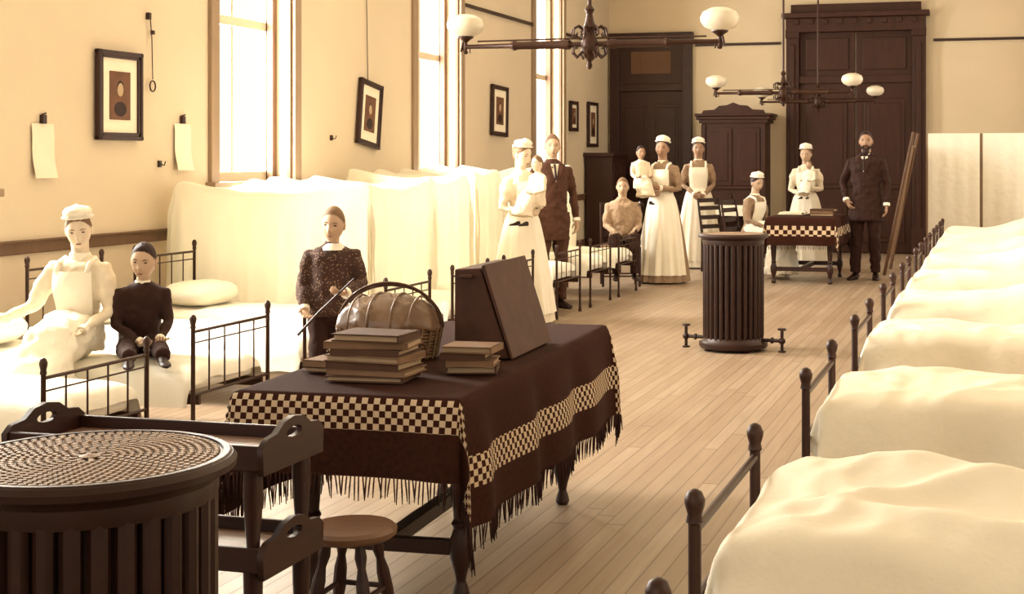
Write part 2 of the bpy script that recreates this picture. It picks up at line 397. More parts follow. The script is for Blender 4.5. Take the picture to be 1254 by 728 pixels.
    if skirt=='stand':
        s=MB(); sk(s,.10,-.90,.114,.30,0,2*PI,0,seed=roll); obj('skirt',s,skm or cloth,e,ang=0)
        if apron:
            s=MB(); sk(s,.11,-.82,.118,.295,-PI/2-1.45,-PI/2+1.45,.012,seed=roll)
            s.lathe([(.118*k,.07*k),(.124*k,.085*k),(.120*k,.115*k)],L((0,0,0),.1),24,0,Matrix.Diagonal((1,.86,1)),False)
            obj('apron_skirt',s,apron,e,ang=0)
    elif skirt=='sit':
        s=MB(); s.tube([J((0,.04,.0)),J((0,-.2,.0)),J((0,-.40,-.02)),J((0,-.47,-.15)),J((0,-.49,-pel[2]/1+.05))],[x*k for x in(.14,.15,.15,.165,.24)],20)
        obj('skirt',s,apron or skm or cloth,e,remesh=.02,wr=.07)
    elif skirt=='gown':
        s=MB(); s.tube([J((0,.0,.12)),J((0,-.04,-.02)),J((0,-.26,-.03)),J((0,-.38,-.2)),J((0,-.40,-.34))],[x*k for x in(.13,.16,.18,.19,.22)],20)
        obj('skirt',s,skm or cloth,e,remesh=.012,wr=.04)
    if apron and fem:
        s=MB(); R=[]
        for z,rx,ry,w in((.08,.119,.101,.95),(.17,.131,.117,.9),(.27,.157,.149,.8),(.33,.163,.144,.75),(.38,.166,.127,.7)):
            c=L((0,0,z),z/.5)
            R.append([c+Vector((math.cos(-PI/2+a*w/8)*(rx+.012)*k,math.sin(-PI/2+a*w/8)*(ry+.012)*k,0)) for a in range(-8,9)])
        s.rings(R,0,False,False)
        for sx in(1,-1):
            s.tube([L((sx*.09,-.115,.37),.75),L((sx*.095,-.085,.425),.85),L((sx*.09,0,.452),.9),L((sx*.08,.1,.39),.85)],.015*k,8)
        obj('apron_bib',s,apron,e,ang=0)
    return e
# ---------- room
WX=-6.1; RX=1.75; BY=21.8; FY=-3.0; CZ=4.8
WINY=[2.0,6.0,10.0,14.0,18.0]; WW=1.25; WS=1.27; WT=4.0
m=MB(); m.b2((WX-.35,FY-.3,-.15),(RX+.35,BY+.3,0)); obj('floor',m,M_floor,smooth=False)
m=MB(); m.b2((WX-.35,FY-.3,CZ),(RX+.35,BY+.3,CZ+.15)); obj('ceiling',m,M_ceil,smooth=False)
def wallwin(name,xi,xo,mt):
    m=MB(); m.b2((xi,FY,0),(xo,BY,WS)); m.b2((xi,FY,WT),(xo,BY,CZ)); y=FY
    for w in WINY: m.b2((xi,y,WS),(xo,w,WT)); y=w+WW
    m.b2((xi,y,WS),(xo,BY,WT)); obj(name,m,mt,smooth=False)
wallwin('wall_left',WX,WX-.35,M_wall); wallwin('wall_right',RX,RX+.35,M_wall)
m=MB(); m.b2((WX-.35,BY,0),(RX+.35,BY+.3,CZ)); obj('wall_back',m,M_wallb,smooth=False)
m=MB(); m.b2((WX-.35,FY-.3,0),(RX+.35,FY,1.1)); m.b2((WX-.35,FY-.3,4.2),(RX+.35,FY,CZ)); m.b2((WX-.35,FY-.3,1.1),(-5.2,FY,4.2)); m.b2((.9,FY-.3,1.1),(RX+.35,FY,4.2)); m.b2((-2.9,FY-.3,1.1),(-1.6,FY,4.2)); obj('wall_front',m,M_wall,smooth=False)
wi=1
for side in(-1,1):
    xi=WX if side<0 else RX; s=side
    for w in WINY:
        e=group('window_%d'%wi,(xi,w+WW/2,0)); wi+=1; m=MB(); h=WW/2
        for yy_ in(-h-.06,h+.06): m.b2((-s*.035,yy_-.06,WS-.1),(0,yy_+.06,WT+.1))
        m.b2((-s*.035,-h-.12,WT),(0,h+.12,WT+.14)); m.b2((-s*.09,-h-.16,WS-.05),(s*.2,h+.16,WS))
        obj('casing',m,M_cas,e,False,.006)
        m=MB(); x0,x1=s*.22,s*.27
        for yy_ in(-h,h-.07): m.b2((x0,yy_,WS),(x1,yy_+.07,WT))
        for z in(WS,WS+1.33,WT-.08): m.b2((x0,-h,z),(x1,h,z+.08))
        m.b2((x0+s*.01,-.018,WS),(x1-s*.01,.018,WT)); obj('sash',m,M_sash,e,False,.004)
        m=MB()
        m.b2((s*.15,h-.07,WS),(s*.21,h,WT)); m.b2((s*.17,-h,WS),(s*.21,-h+.05,WT)); m.b2((0,h-.025,WS),(s*.04,h,WT)); m.b2((0,-h,WS),(s*.04,-h+.025,WT)); obj('box_frame',m,M_trim,e,False,.004)
e=group('window_%d'%wi,(0,FY,0)); m=MB()  # unseen windows put in behind the camera to carry fill light
for a,b in((-5.2,-2.9),(-1.6,.9)):
    for x in(a,(a+b)/2-.03,b-.06): m.b2((x,-.2,1.1),(x+.06,-.14,4.2))
    for z in(1.1,2.6,4.12): m.b2((a,-.2,z),(b,-.14,z+.08))
obj('sash',m,M_sash,e,False,.004)
# trims
m=MB(); m.b2((WX,FY,.84),(WX+.03,BY,.92)); m.b2((WX,FY,.915),(WX+.045,BY,.93)); obj('trim_1',m,M_trim,smooth=False,bevel=.004)
m=MB(); m.b2((WX,FY,0),(WX+.025,BY,.24)); obj('baseboard_left',m,M_trim,smooth=False,bevel=.004)
m=MB(); m.b2((RX-.025,FY,0),(RX,BY,.24)); obj('baseboard_right',m,M_trim,smooth=False,bevel=.004)
m=MB()
for a,b in((WX,-6.09),(-4.66,-3.3),(-.92,RX)): m.b2((a,BY-.025,0),(b,BY,.24))
obj('baseboard_back',m,M_trim,smooth=False,bevel=.004)
m=MB()
for a,b in((-4.66,-3.28),(-.93,RX)): m.b2((a,BY-.04,3.27),(b,BY,3.31))
obj('trim_2',m,M_wood,smooth=False,bevel=.004)
m=MB()
y=FY
for w in WINY+[BY]:
    m.b2((WX,y,3.27),(WX+.04,min(w-.13,BY),3.31)); y=w+WW+.13
obj('trim_3',m,M_wood,smooth=False,bevel=.004)
e=group('door_1',(-5.38,BY-.005,0)); m=MB()
for x in(-.6,.6): m.box((x,-.05,1.7),(.16,.1,3.4))
m.box((0,-.065,3.42),(1.4,.13,.16)); m.box((0,-.04,2.62),(1.1,.08,.12)); m.box((0,-.02,1.28),(1.06,.04,2.56))
for z,h in((.5,.6),(1.75,1.2)):
    for x in(-.26,.26):
        m.box((x,-.045,z),(.38,.02,h)); m.box((x,-.055,z),(.30,.02,h-.1))
obj('door_panels',m,M_wood,e,False,.008)
m=MB(); m.box((0,-.03,3.0),(1.06,.03,.66)); obj('transom',m,M_wood,e,False); m=MB(); m.box((.0,-.06,3.02),(.66,.02,.36)); obj('transom_card',m,M_trim,e,False,.004)
m=MB(); m.ell((.44,-.08,1.05),(.03,.03,.03)); obj('knob',m,M_brass,e)
e=group('door_2',(-2.11,BY-.005,0)); m=MB()
for x in(-.97,.97):
    m.box((x,-.07,1.8),(.2,.14,3.6)); m.box((x,-.15,.2),(.22,.05,.4)); m.box((x,-.15,1.8),(.07,.04,2.9)); m.box((x,-.15,3.42),(.22,.05,.14))
m.box((0,-.09,3.55),(2.14,.18,.22)); m.box((0,-.12,3.7),(2.26,.24,.08)); m.box((0,-.06,3.8),(2.0,.12,.16)); 
for i in range(9): m.box((-.9+i*.225,-.19,3.6),(.08,.04,.08))
m.box((0,-.05,2.7),(1.76,.1,.12))
for x in(-.44,.44):
    m.box((x,-.03,1.34),(.86,.06,2.66)); m.box((x,-.02,3.1),(.86,.04,.7)); m.box((x,-.05,3.1),(.66,.03,.5))
    for z,h in((.5,.65),(1.7,1.4)):
        m.box((x,-.07,z),(.62,.025,h)); m.box((x,-.085,z),(.5,.02,h-.14))
obj('door_leaves',m,M_wood2,e,False,.01)
m=MB()
for x in(-.07,.07): m.ell((x,-.1,1.05),(.03,.035,.03))
obj('knobs',m,M_brass,e)
# lights
def alight(name,loc,rot,sx,sy,pw,col=(1,.96,.87)):
    l=bpy.data.lights.new(name,'AREA'); l.shape='RECTANGLE'; l.size=sx; l.size_y=sy; l.energy=pw; l.color=col
    o=bpy.data.objects.new(name,l); o.location=loc; o.rotation_euler=[math.radians(a) for a in rot]; sc.collection.objects.link(o)
H=WT-WS
for w,pw in zip(WINY,(120,860,860,480,330)):
    alight('daylight_left',(WX-.5,w+WW/2,(WS+WT)/2),(0,-90,0),H,WW,pw)
for w,pw in zip(WINY,(24,40,55,80,120)): alight('fill_right',(RX+.5,w+WW/2,(WS+WT)/2),(0,90,0),H,WW,pw)  # added fill lamps standing in for unseen right-hand windows
alight('fill_front',(-4.05,FY-.4,2.65),(90,0,0),2.3,3.1,55); alight('fill_front',(-.35,FY-.4,2.65),(90,0,0),2.5,3.1,50)  # added fill lamps behind the camera, outside the unseen front windows
w=bpy.data.worlds.new('sky'); sc.world=w; w.use_nodes=True; w.node_tree.nodes['Background'].inputs[0].default_value=(1,.94,.82,1); w.node_tree.nodes['Background'].inputs[1].default_value=1.2
# ---------- beds
def ridge(p,q,s):
    n=noise.noise(Vector((p*2.2+s,q*2.2,s)))
    r=1-abs(noise.noise(Vector((p*2.6+n*1.6+s,q*4.5+n,s*2))))*2.6
    r2=1-abs(noise.noise(Vector((p*6+n*2+s,q*5-n,s*3+9))))*2.6
    return .016*max(0,r)**2+.009*max(0,r2)**2+.028*n
def bed(name,xf,xh,y0,y1,zt,zm,r,dropf,dropside,lump=None,pillow=True,seed=0,spin=5,step=.04,fold=.025,freq=16,ms=None,fl=.08):
    ms=ms or M_sheet
    cx,cy=(xf+xh)/2,(y0+y1)/2; e=group(name,(cx,cy,0)); s=1 if xf>xh else -1; hx=abs(xf-xh)/2; hy=(y1-y0)/2
    m=MB()
    for sx,zz in((s,zt),(-s,zt+.18)):
        for sy in(-1,1):
            m.lathe([(r*1.3,0),(r*1.5,.02),(r,.05),(r,zz-.03),(r*1.35,zz-.025),(r*1.1,zz-.01),(r*1.5,zz+.008),(r*1.6,zz+.020),(r*1.1,zz+.036),(r*.3,zz+.042)],(sx*hx,sy*hy,0),12)
        m.tube([(sx*hx,-hy,zz-.045),(sx*hx,hy,zz-.045)],r*.75,8); m.tube([(sx*hx,-hy,zm-.14),(sx*hx,hy,zm-.14)],r*.7,8)
        if spin: m.tube([(sx*hx,-hy,zz-.10),(sx*hx,hy,zz-.10)],r*.4,8)
        for i in range(spin):
            y=-hy+2*hy*(i+1)/(spin+1); m.tube([(sx*hx,y,zm-.14),(sx*hx,y,zz-.045)],r*.42,6)
    for sy in(-1,1): m.box((0,sy*(hy-.06),zm-.17),(2*hx,.02,.05))
    obj('iron_frame',m,M_iron,e,ang=40)
    m=MB(); m.box((0,0,zm-.085),(2*hx-.12,2*hy-.08,.11)); obj('mattress',m,ms,e,True,.03)
    m=MB(); d0,d1=(dropf,.1) if s<0 else (.1,dropf)
    lf=lump or (lambda p,q:ridge(p,q,seed*1.7+.3))
    drape(m,hx-.05,hy-.03,d0,d1,dropside,dropside,zm,step,fold,freq,fl,lf,seed=seed*3.1,edge=.03)
    obj('sheet',m,ms,e,ang=0,sub=1)
    if pillow:
        m=MB(); px=-s*(hx-.28)
        def pf(d):
            f=lambda v,n:math.copysign(abs(v)**n,v)
            return (px+f(d[0],.6)*.2,f(d[1],.6)*(hy-.08),zm+.09+f(d[2],.9)*.085*(1-.3*abs(d[1])**3)+.01*noise.noise(Vector(d)*3))
        m.sph(pf,28,16); obj('pillow',m,M_pale,e,ang=0)
    return e
LF=-3.85; LH=-5.72
for i,y in enumerate([3.86,4.98,6.1,7.25,8.35,9.5,10.6,12.0,13.08,14.14]):
    bed('iron_bed',LF,LH,y,y+.73,.58 if i<2 else .64,.42 if i<7 else .48,.011,.06,.16,None,True,i,4,ms=M_sheetl)
def lumpA(p,q):
    a=ridge(p,q,4.4)
    a+=.05*math.exp(-((q-(.16-.35*(p+.5)))/.11)**2)*math.exp(-((p+.35)/.6)**2)
    a+=.035*math.exp(-((q+.18+.3*(p+.6))/.05)**2)*math.exp(-((p+.45)/.4)**2)
    a+=.025*math.exp(-((q-.02-.6*(p+.6))/.035)**2)*math.exp(-((p+.6)/.25)**2)
    return a
def lumpB(s): return lambda p,q:ridge(p,q,s)+.10*math.exp(-((p+.02)/.28)**2)*(1+.2*math.sin(q*6+s))
RB=[1.45,2.80,4.53,6.15,7.75,9.35,10.95,12.55,14.15,15.75]
for i,y in enumerate(RB):
    lf=lumpA if i==1 else lumpB(i*1.3) if i in(4,6,7,9) else None
    bed('iron_bed',-.60 if i else -.53,1.45,y,y+.74,.73,.68 if i else .6,.014,.16 if i!=1 else .4,.42,lf,True,20+i,0,.026 if i<4 else .05,.06,10,fl=.08 if i!=1 else .16)
for i,(y0,y1,xf,zz) in enumerate([(9.1,10.3,-4.3,1.32),(10.45,11.38,-4.4,1.35),(11.97,12.72,-4.6,1.40),(13.12,13.84,-4.6,1.41),(14.1,14.92,-4.55,1.43)]):
    cx,cy=(xf-5.98)/2,(y0+y1)/2; hx=(xf+5.98)/2-.06; hy=(y1-y0)/2-.06
    e=group('mosquito_net',(cx,cy,0)); m=MB()
    drape(m,hx,hy,zz-.5,zz-.42,zz-.5,zz-.5,zz,.03,.06,26+3*i,.0,lambda p,q,hx=hx,hy=hy,i=i:-.09*(1-(p/hx)**2)-.07*(1-(q/hy)**2)+.015*noise.noise(Vector((p*5,q*5,i))),seed=i*2.2,edge=.03)
    obj('netting',m,M_net,e,ang=0,sub=1)
    m=MB()
    for a in(-1,1):
        for b_ in(-1,1): m.tube([(a*(hx-.02),b_*(hy-.02),.02),(a*(hx-.02),b_*(hy-.02),zz-.06)],.008,6)
    obj('net_poles',m,M_iron,e)
# ---------- radiators
def radiator(loc,rz):
    e=group('radiator',loc,rz); m=MB(); R=.215
    m.lathe([(.16,.02),(.25,.02),(.262,.035),(.262,.06),(.235,.075),(.225,.10),(.20,.11),(.20,.80),(.232,.805),(.236,.82),(.236,.84),(.25,.855),(.268,.862),(.27,.875),(.262,.885),(.15,.885)],n=64)
    for i in range(30):
        a=2*PI*i/30; x,y=R*math.cos(a),R*math.sin(a)
        m.tube([(x,y,.09),(x,y,.12),(x,y,.79),(x,y,.81)],[.015,.0195,.0195,.0195],8)
    for i in range(4):
        a=PI/4+i*PI/2; m.lathe([(.03,0),(.035,.01),(.02,.03)],(.21*math.cos(a),.21*math.sin(a),0),10)
    obj('columns',m,M_rad,e,ang=40)
    m=MB(); m.lathe([(.001,.878),(.25,.878),(.25,.8865),(.245,.8865),(.245,.881),(.001,.881)],n=64,mi=0)
    r=.045; q=0
    m.lathe([(.012,.88),(.02,.889),(.001,.893)],n=16,mi=1)
    for i in range(8):
        a=i*PI/4; m.box((.03*math.cos(a),.03*math.sin(a),.884),(.016,.009,.008),1,Matrix.Rotation(a,3,'Z'))
    while r<.245:
        n=int(2*PI*r/.0185)
        for i in range(n):
            a=2*PI*(i+.5*(q%2))/n; m.box((r*math.cos(a),r*math.sin(a),.884),(.0080,.0135,.009),1,Matrix.Rotation(a+.5,3,'Z'))
        r+=.0155; q+=1
    m.lathe([(.244,.88),(.244,.889),(.256,.889),(.262,.884)],n=64,mi=0,cap=False)
    obj('grille_top',m,[M_rad,M_radtop],e,False)
    m=MB()
    for s in(-1,1):
        m.tube([(s*.22,0,.085),(s*.40,0,.085)],.014,8); m.tube([(s*.385,0,0),(s*.385,0,.16)],.013,8); m.lathe([(.03,0),(.03,.01),(.013,.012)],(s*.385,0,0),12)
        m.ell((s*.385,0,.085),(.028,.026,.026)); m.lathe([(.006,.165),(.03,.165),(.034,.172),(.03,.18),(.006,.18)],(s*.385,0,0),12); m.tube([(s*.30,0,.085),(s*.315,0,.085)],.024,8)
    obj('valves',m,M_rad,e)
radiator((-1.94,10.46,0),math.radians(-8)); radiator((-1.66,2.28,0),math.radians(-50))
# ---------- main table
def leg(m,x,y,h,r=.03):
    m.lathe([(r*.7,0),(r*1.0,.015),(r*.8,.04),(r*.55,.06),(r*.75,.09),(r*1.25,.14),(r*1.3,.19),(r*.8,.235),(r*1.1,.25),(r*.8,.265),(r*.95,.32),(r*1.15,.42),(r*1.2,.46),(r*.8,.48),(r*1.3,.5),(r*1.3,.52)],(x,y,0),16)
    m.box((x,y,(h+.52)/2),(r*2.5,r*2.5,h-.52))
def clothtable(name,loc,rz,hx,hy,z,df,ds,bandq,bandp,sq,leginx,leginy,fr=.06,mname='woven_cloth'):
    e=group(name,loc,rz); m=MB(); m.box((0,0,z-.02),(2*hx,2*hy,.03)); m.box((0,0,z-.08),(2*(hx-leginx)+.04,2*(hy-leginy)+.04,.1))
    for sx in(-1,1):
        for sy in(-1,1): leg(m,sx*(hx-leginx),sy*(hy-leginy),z-.03,.03)
        m.box((0,sx*(hy-leginy),.17),(2*(hx-leginx),.03,.05))
    m.box((0,0,.17),(.05,2*(hy-leginy),.05))
    obj('table_frame',m,M_wood,e,bevel=.003)
    m=MB(); drape(m,hx,hy,ds,ds,df,df,z,.018,.035,13,.05,None,mi=0,fringe=fr,fm=1)
    obj('tablecloth',m,[checkmat(mname,hx,hy,bandq,bandp,sq),M_cloth],e,ang=0)
    return e
TB=(-2.0,4.92,0); TR=math.radians(2.5)
clothtable('cloth_covered_table',TB,TR,.375,.975,.72,.25,.40,(.006,.106),(.18,.28),.02,.11,.33,.07)
ZT=.724
def books(name,loc,n,w,d,hh,seedn,rz=0,tilt=False):
    e=group(name,loc,rz); m=MB(); z=0; rr=random.Random(seedn)
    for i in range(n):
        h=hh/n*rr.uniform(.8,1.15); ww=w*rr.uniform(.82,1); dd=d*rr.uniform(.85,1); R=Matrix.Rotation(rr.uniform(-.14,.14),3,'Z'); o=Vector((rr.uniform(-.014,.014),rr.uniform(-.01,.01),z))
        mi=i%2
        for zz in(.002,h-.002): m.box(o+Vector((0,0,zz)),(ww,dd,.004),mi,R)
        if i%3: m.box(o+R@Vector((0,-dd/2+.003,h/2)),(ww,.006,h),mi,R)
        else: m.box(o+R@Vector((ww/2-.003,0,h/2)),(.006,dd,h),mi,R)
        m.box(o+Vector((0,.002,h/2)),(ww-.012,dd-.014,h-.006),2,R)
        z+=h+.0005
    obj('volumes',m,[M_book1,M_book2,M_page],e,False,.001)
books('book_stack',(-2.0,4.24,ZT+.001),7,.29,.2,.155,3,.05); books('book_stack',(-1.74,4.46,ZT+.001),4,.18,.15,.10,5,.15)
books('book_stack',(-2.2,4.36,ZT+.001),2,.17,.15,.04,9,-.1)
e=group('writing_slope_case',(-1.83,5.0,ZT),TR); m=MB()
pr=[(-.10,0),(.11,0),(.0,.33),(-.10,.325)]
m.add([(x,-.24,z) for x,z in pr]+[(x,.26,z) for x,z in pr],[(0,1,2,3),(7,6,5,4),(0,4,5,1),(1,5,6,2),(2,6,7,3),(3,7,4,0)])
obj('case_body',m,M_case,e,False,.006)
m=MB(); m.add([(.118,-.25,.0),(.128,-.25,.004),(.018,-.25,.345),(.006,-.25,.338),(.118,.27,.0),(.128,.27,.004),(.018,.27,.345),(.006,.27,.338)],[(0,1,2,3),(7,6,5,4),(0,4,5,1),(1,5,6,2),(2,6,7,3),(3,7,4,0)])
m.box((-.05,-.25,.3),(.05,.02,.012),0); obj('hinged_lid',m,M_case,e,False,.003)
e=group('covered_wicker_basket',(-2.17,4.74,ZT),.1); m=MB()
for i in range(9): m.lathe([(.155+.002*i,.012*i),(.162+.002*i,.006+.012*i),(.155+.002*i,.012+.012*i)],n=40,M=Matrix.Diagonal((1.1,.8,1)),cap=False)
for i in range(28):
    a=2*PI*i/28; m.tube([(.162*1.1*math.cos(a),.162*.8*math.sin(a),0),(.182*1.1*math.cos(a),.182*.8*math.sin(a),.112)],.004,5)
m.lathe([(.001,.003),(.155,.003),(.155,.0)],n=40,M=Matrix.Diagonal((1.1,.8,1)))
obj('wicker_body',m,M_wick,e)
m=MB()
def bag(d):
    x,y,z=d; a=math.atan2(y,x); rb=1+.04*math.sin(9*a)*(1-abs(z))+.05*noise.noise(Vector(d)*4); zz=.115+z*(.115 if z>0 else .05)
    return (x*.20*rb,y*.14*rb,zz+.014*noise.noise(Vector(d)*7))
m.sph(bag,64,32)
for a in(-.6,-.2,.25,.65): m.tube([(.195*math.sin(a)*1.0,-.145*math.cos(t_),.115+.12*math.sin(t_)*math.cos(a)**.5) for t_ in [PI*i/14 for i in range(15)]],.004,6)
obj('oilcloth_cover',m,M_leather,e,ang=0)
m=MB(); m.tube([(.2*math.cos(t_),0,.11+.16*math.sin(t_)) for t_ in [PI*i/20 for i in range(21)]],.006,8); m.tube([(.2*math.cos(t_),.02,.11+.15*math.sin(t_)) for t_ in [PI*i/20 for i in range(21)]],.004,8); obj('metal_handle',m,M_tin,e)
e=group('tin_mug',(-1.99,4.50,ZT)); m=MB(); m.lathe([(.036,0),(.04,.005),(.038,.12),(.042,.125),(.035,.12),(.033,.01),(.001,.008)],n=24); m.tube([(.038,0,.085),(.065,0,.08),(.07,0,.05),(.055,0,.025),(.038,0,.02)],.005,6); obj('mug_body',m,M_tin,e)
# ---------- two tier tray stand
e=group('two_tier_tray_stand',(-2.05,3.12,0)); hx,hy=.35,.14
m=MB(); m2=MB()
for z in(.715,.47,.2):
    m.box((0,0,z),(2*hx,2*hy,.018),0); m2.box((0,0,z+.0105),(2*hx-.03,2*hy-.03,.004),0)
    for sy in(-1,1): m.box((0,sy*hy,z+.02),(2*hx,.014,.06 if sy<0 else .045),0)
for sx in(-1,1):
    for sy in(-1,1):
        x,y=sx*(hx-.03),sy*(hy-.02)
        m.lathe([(.016,0),(.022,.02),(.016,.05),(.02,.16),(.024,.2),(.016,.24),(.022,.36),(.024,.47),(.016,.52),(.024,.64),(.022,.715)],(x,y,0),12)
obj('frame',m,M_wood,e,bevel=.003); obj('shelf_surface',m2,M_seat,e,False)
out=[(-.15,-.03),(.15,-.03),(.155,.035),(.13,.055),(.085,.06),(.05,.082),(0,.09),(-.05,.082),(-.085,.06),(-.13,.055),(-.155,.035)]
hole=[(.04*math.cos(2*PI*i/16),.052+.013*math.sin(2*PI*i/16)) for i in range(16)]
for z in(.725,.475):
    for sx in(-1,1):
        Mx=Matrix.Translation((sx*(hx+.008),0,z))@Matrix(((0,0,1,0),(1,0,0,0),(0,1,0,0),(0,0,0,1)))
        plate('handled_end',[out,hole],.016,M_wood,e,Mx)
e=group('round_stool',(-1.775,3.62,0)); m=MB(); m.lathe([(.001,.375),(.115,.375),(.128,.385),(.13,.398),(.12,.408),(.06,.404),(.001,.402)],n=40)
m2=MB()
for i in range(4):
    a=PI/4+i*PI/2; A=Vector((.07*math.cos(a),.07*math.sin(a),.38)); B=Vector((.15*math.cos(a),.15*math.sin(a),0))
    m2.tube([A.lerp(B,t_) for t_ in(0,.12,.2,.3,.45,.6,.7,.8,1)],[.012,.018,.012,.019,.02,.013,.018,.014,.011],10)
for i in range(4):
    for z_,t_ in((.22,.42),(.12,.68)):
        a=PI/4+i*PI/2;b=a+PI/2; r=.07+.08*t_; m2.tube([(r*math.cos(a),r*math.sin(a),.38*(1-t_)),(r*math.cos(b),r*math.sin(b),.38*(1-t_))],.008,8)
obj('seat',m,M_seat,e); obj('turned_legs',m2,M_wood,e)
# ---------- chandeliers
def chandelier(loc,z,half,rz=0):
    e=group('gas_chandelier',(loc[0],loc[1],z),rz); m=MB(); top=CZ-z
    m.tube([(0,0,.05),(0,0,top)],.014,10); m.lathe([(.001,top-.05),(.05,top-.04),(.09,top)],n=20)
    m.lathe([(.001,-.17),(.014,-.16),(.02,-.14),(.012,-.12),(.03,-.10),(.055,-.05),(.06,0),(.045,.05),(.03,.08),(.045,.11),(.03,.15),(.02,.2),(.034,.23),(.014,.26)],n=20)
    for i in range(8):
        a=i*PI/4
        pts=[(r*math.cos(a),r*math.sin(a),zz) for r,zz in((.04,.09),(.08,.12),(.115,.10),(.12,.06),(.095,.05),(.09,.075))]
        m.tube(pts,[.009,.009,.008,.008,.007,.004],6)
        pts=[(r*math.cos(a),r*math.sin(a),zz) for r,zz in((.05,-.05),(.09,-.09),(.12,-.06),(.11,-.02),(.085,-.03))]
        m.tube(pts,[.009,.009,.008,.007,.004],6)
    for s in(-1,1):
        m.tube([(s*x,0,0) for x in(.05,.12,.14,.17,.2,.5,.53,.56,half)],[.018,.018,.034,.034,.028,.026,.034,.018,.015],12)
        m.tube([(s*.05,0,.04),(s*half*.9,0,.035)],.006,6)
        m.tube([(s*half,0,0),(s*(half+.03),0,-.03),(s*(half+.02),0,.02),(s*half,0,.06)],[.012,.012,.01,.01],8)
        m.lathe([(.01,-.05),(.018,-.04),(.01,-.02),(.015,.0),(.012,.03),(.035,.05),(.055,.062),(.055,.075),(.03,.07)],(s*half,0,0),16)
        m.tube([(s*(half-.03),0,-.01),(s*(half-.03),0,-.045)],.006,6)
    obj('metalwork',m,M_brass,e)
    for s in(-1,1):
        g=MB(); g.lathe([(.05,.068),(.062,.075),(.1,.092),(.124,.125),(.128,.155),(.112,.190),(.07,.212),(.05,.218),(.045,.216),(.1,.186),(.118,.155),(.116,.127),(.05,.08)],(s*half,0,0),32,cap=False); obj('glass_globe',g,M_globe,e)
chandelier((-2.61,8.85),2.22,.88); chandelier((-2.47,16.6),2.26,.82); chandelier((-2.5,20.2),2.30,.82)
# ---------- wall items
def picture(y,z,w,h,roll=0,wire=None):
    e=group('framed_picture',(WX+.035,y,z)); e.rotation_euler=(0,0,PI/2)
    Rr=Matrix.Rotation(math.radians(roll),3,'Y'); m=MB()
    for s in(-1,1):
        for dd,tk,q in((.03,.055,.0),(.045,.025,.018)):
            m.box(Rr@Vector((s*(w/2-.028+q*.6),0,0)),(tk,dd,h),0,Rr); m.box(Rr@Vector((0,0,s*(h/2-.028+q*.6))),(w,dd,tk),0,Rr)
    obj('frame',m,M_wood,e,False,.004)
    m=MB(); m.box(Rr@Vector((0,.005,0)),(w-.08,.01,h-.08),0,Rr); obj('mount',m,M_paper,e,False)
    m=MB(); m.box(Rr@Vector((0,-.002,0)),(w*.46,.008,h*.54),0,Rr)
    m.ell(Rr@Vector((0,-.006,h*.07)),(w*.07,.004,h*.08),1); m.ell(Rr@Vector((0,-.0045,-h*.15)),(w*.17,.003,h*.1),2); m.ell(Rr@Vector((0,-.0045,h*.10)),(w*.085,.004,h*.075),2)
    obj('portrait_print',m,[M_photo,M_page,M_hair],e)
    if wire:
        m=MB(); m.tube([(0,.02,h/2-.03),(-.04,.02,wire-z)],.004,6); obj('hanging_wire',m,M_iron,e)
picture(8.67,1.91,.52,.64); picture(12.78,1.91,.50,.66,8,3.28); picture(16.55,2.07,.56,.64,2); picture(19.75,2.1,.36,.45); picture(20.75,2.0,.5,.7)
for y,z in((7.87,1.52),(9.5,1.56)):
    e=group('wall_chart',(WX,y,z)); m=MB(); R=[]
    for i in range(9): R.append([(.012+.03*(i/8)**2+.004*math.sin(j+i),-.11+.22*j/6,.17-.36*i/8) for j in range(7)])
    m.rings(R,0,False,False); obj('paper_sheet',m,M_paper,e,ang=0)
    m=MB(); m.box((.015,0,.2),(.03,.04,.06)); m.tube([(0,0,.23),(.04,0,.24)],.006,6); obj('clip',m,M_wood,e,False,.003)
e=group('bell_cord',(WX+.03,9.08,0)); m=MB(); m.tube([(0,-.03,2.5),(0,-.01,2.35),(.0,0,2.05)],.004,6); m.box((-.015,-.03,2.52),(.03,.03,.05))
m.tube([(.0,.035*math.cos(a),2.0+.04*math.sin(a)) for a in [2*PI*i/20 for i in range(21)]],.006,6); m.box((0,0,2.4),(.02,.03,.03)); obj('cord_and_ring',m,M_wood,e)
for y,z in((9.2,1.42),(12.0,1.66)):
    e=group('wall_hook',(WX,y,z)); m=MB(); m.box((.01,0,0),(.02,.03,.05)); m.tube([(.01,0,.0),(.05,0,-.01),(.06,0,.02)],.005,6); obj('hook',m,M_wood,e)
# ---------- cabinet
e=group('wardrobe_cabinet',(-3.93,BY-.36,0)); m=MB()
m.box((0,0,1.05),(1.0,.5,2.0)); m.box((0,-.0,.06),(1.08,.56,.12)); m.box((0,0,2.05),(1.08,.56,.06)); m.box((0,0,2.1),(1.16,.62,.05)); m.box((0,0,2.15),(1.2,.66,.04))
for sx in(-1,1):
    m.box((sx*.47,-.265,1.05),(.07,.03,1.9))
    for z,h in((.55,.75),(1.5,.9)): m.box((sx*.22,-.26,z),(.4,.02,h)); m.box((sx*.22,-.272,z),(.28,.02,h-.14))
m.box((0,-.265,1.02),(.9,.03,.05))
obj('carcass',m,M_wood2,e,False,.008)
Mx=Matrix.Translation((0,-.25,2.17))@Matrix.Rotation(PI/2,4,'X')
plate('crest',[[(-.5,0),(.5,0),(.47,.05),(.3,.06),(.22,.12),(.1,.13),(0,.17),(-.1,.13),(-.22,.12),(-.3,.06),(-.47,.05)]],.04,M_wood2,e,Mx)
e=group('tall_cupboard',(-5.85,20.75,0)); m=MB(); m.box((0,0,.75),(.42,.8,1.5)); m.box((0,0,1.53),(.48,.88,.06)); m.box((.01,0,.05),(.46,.84,.1))
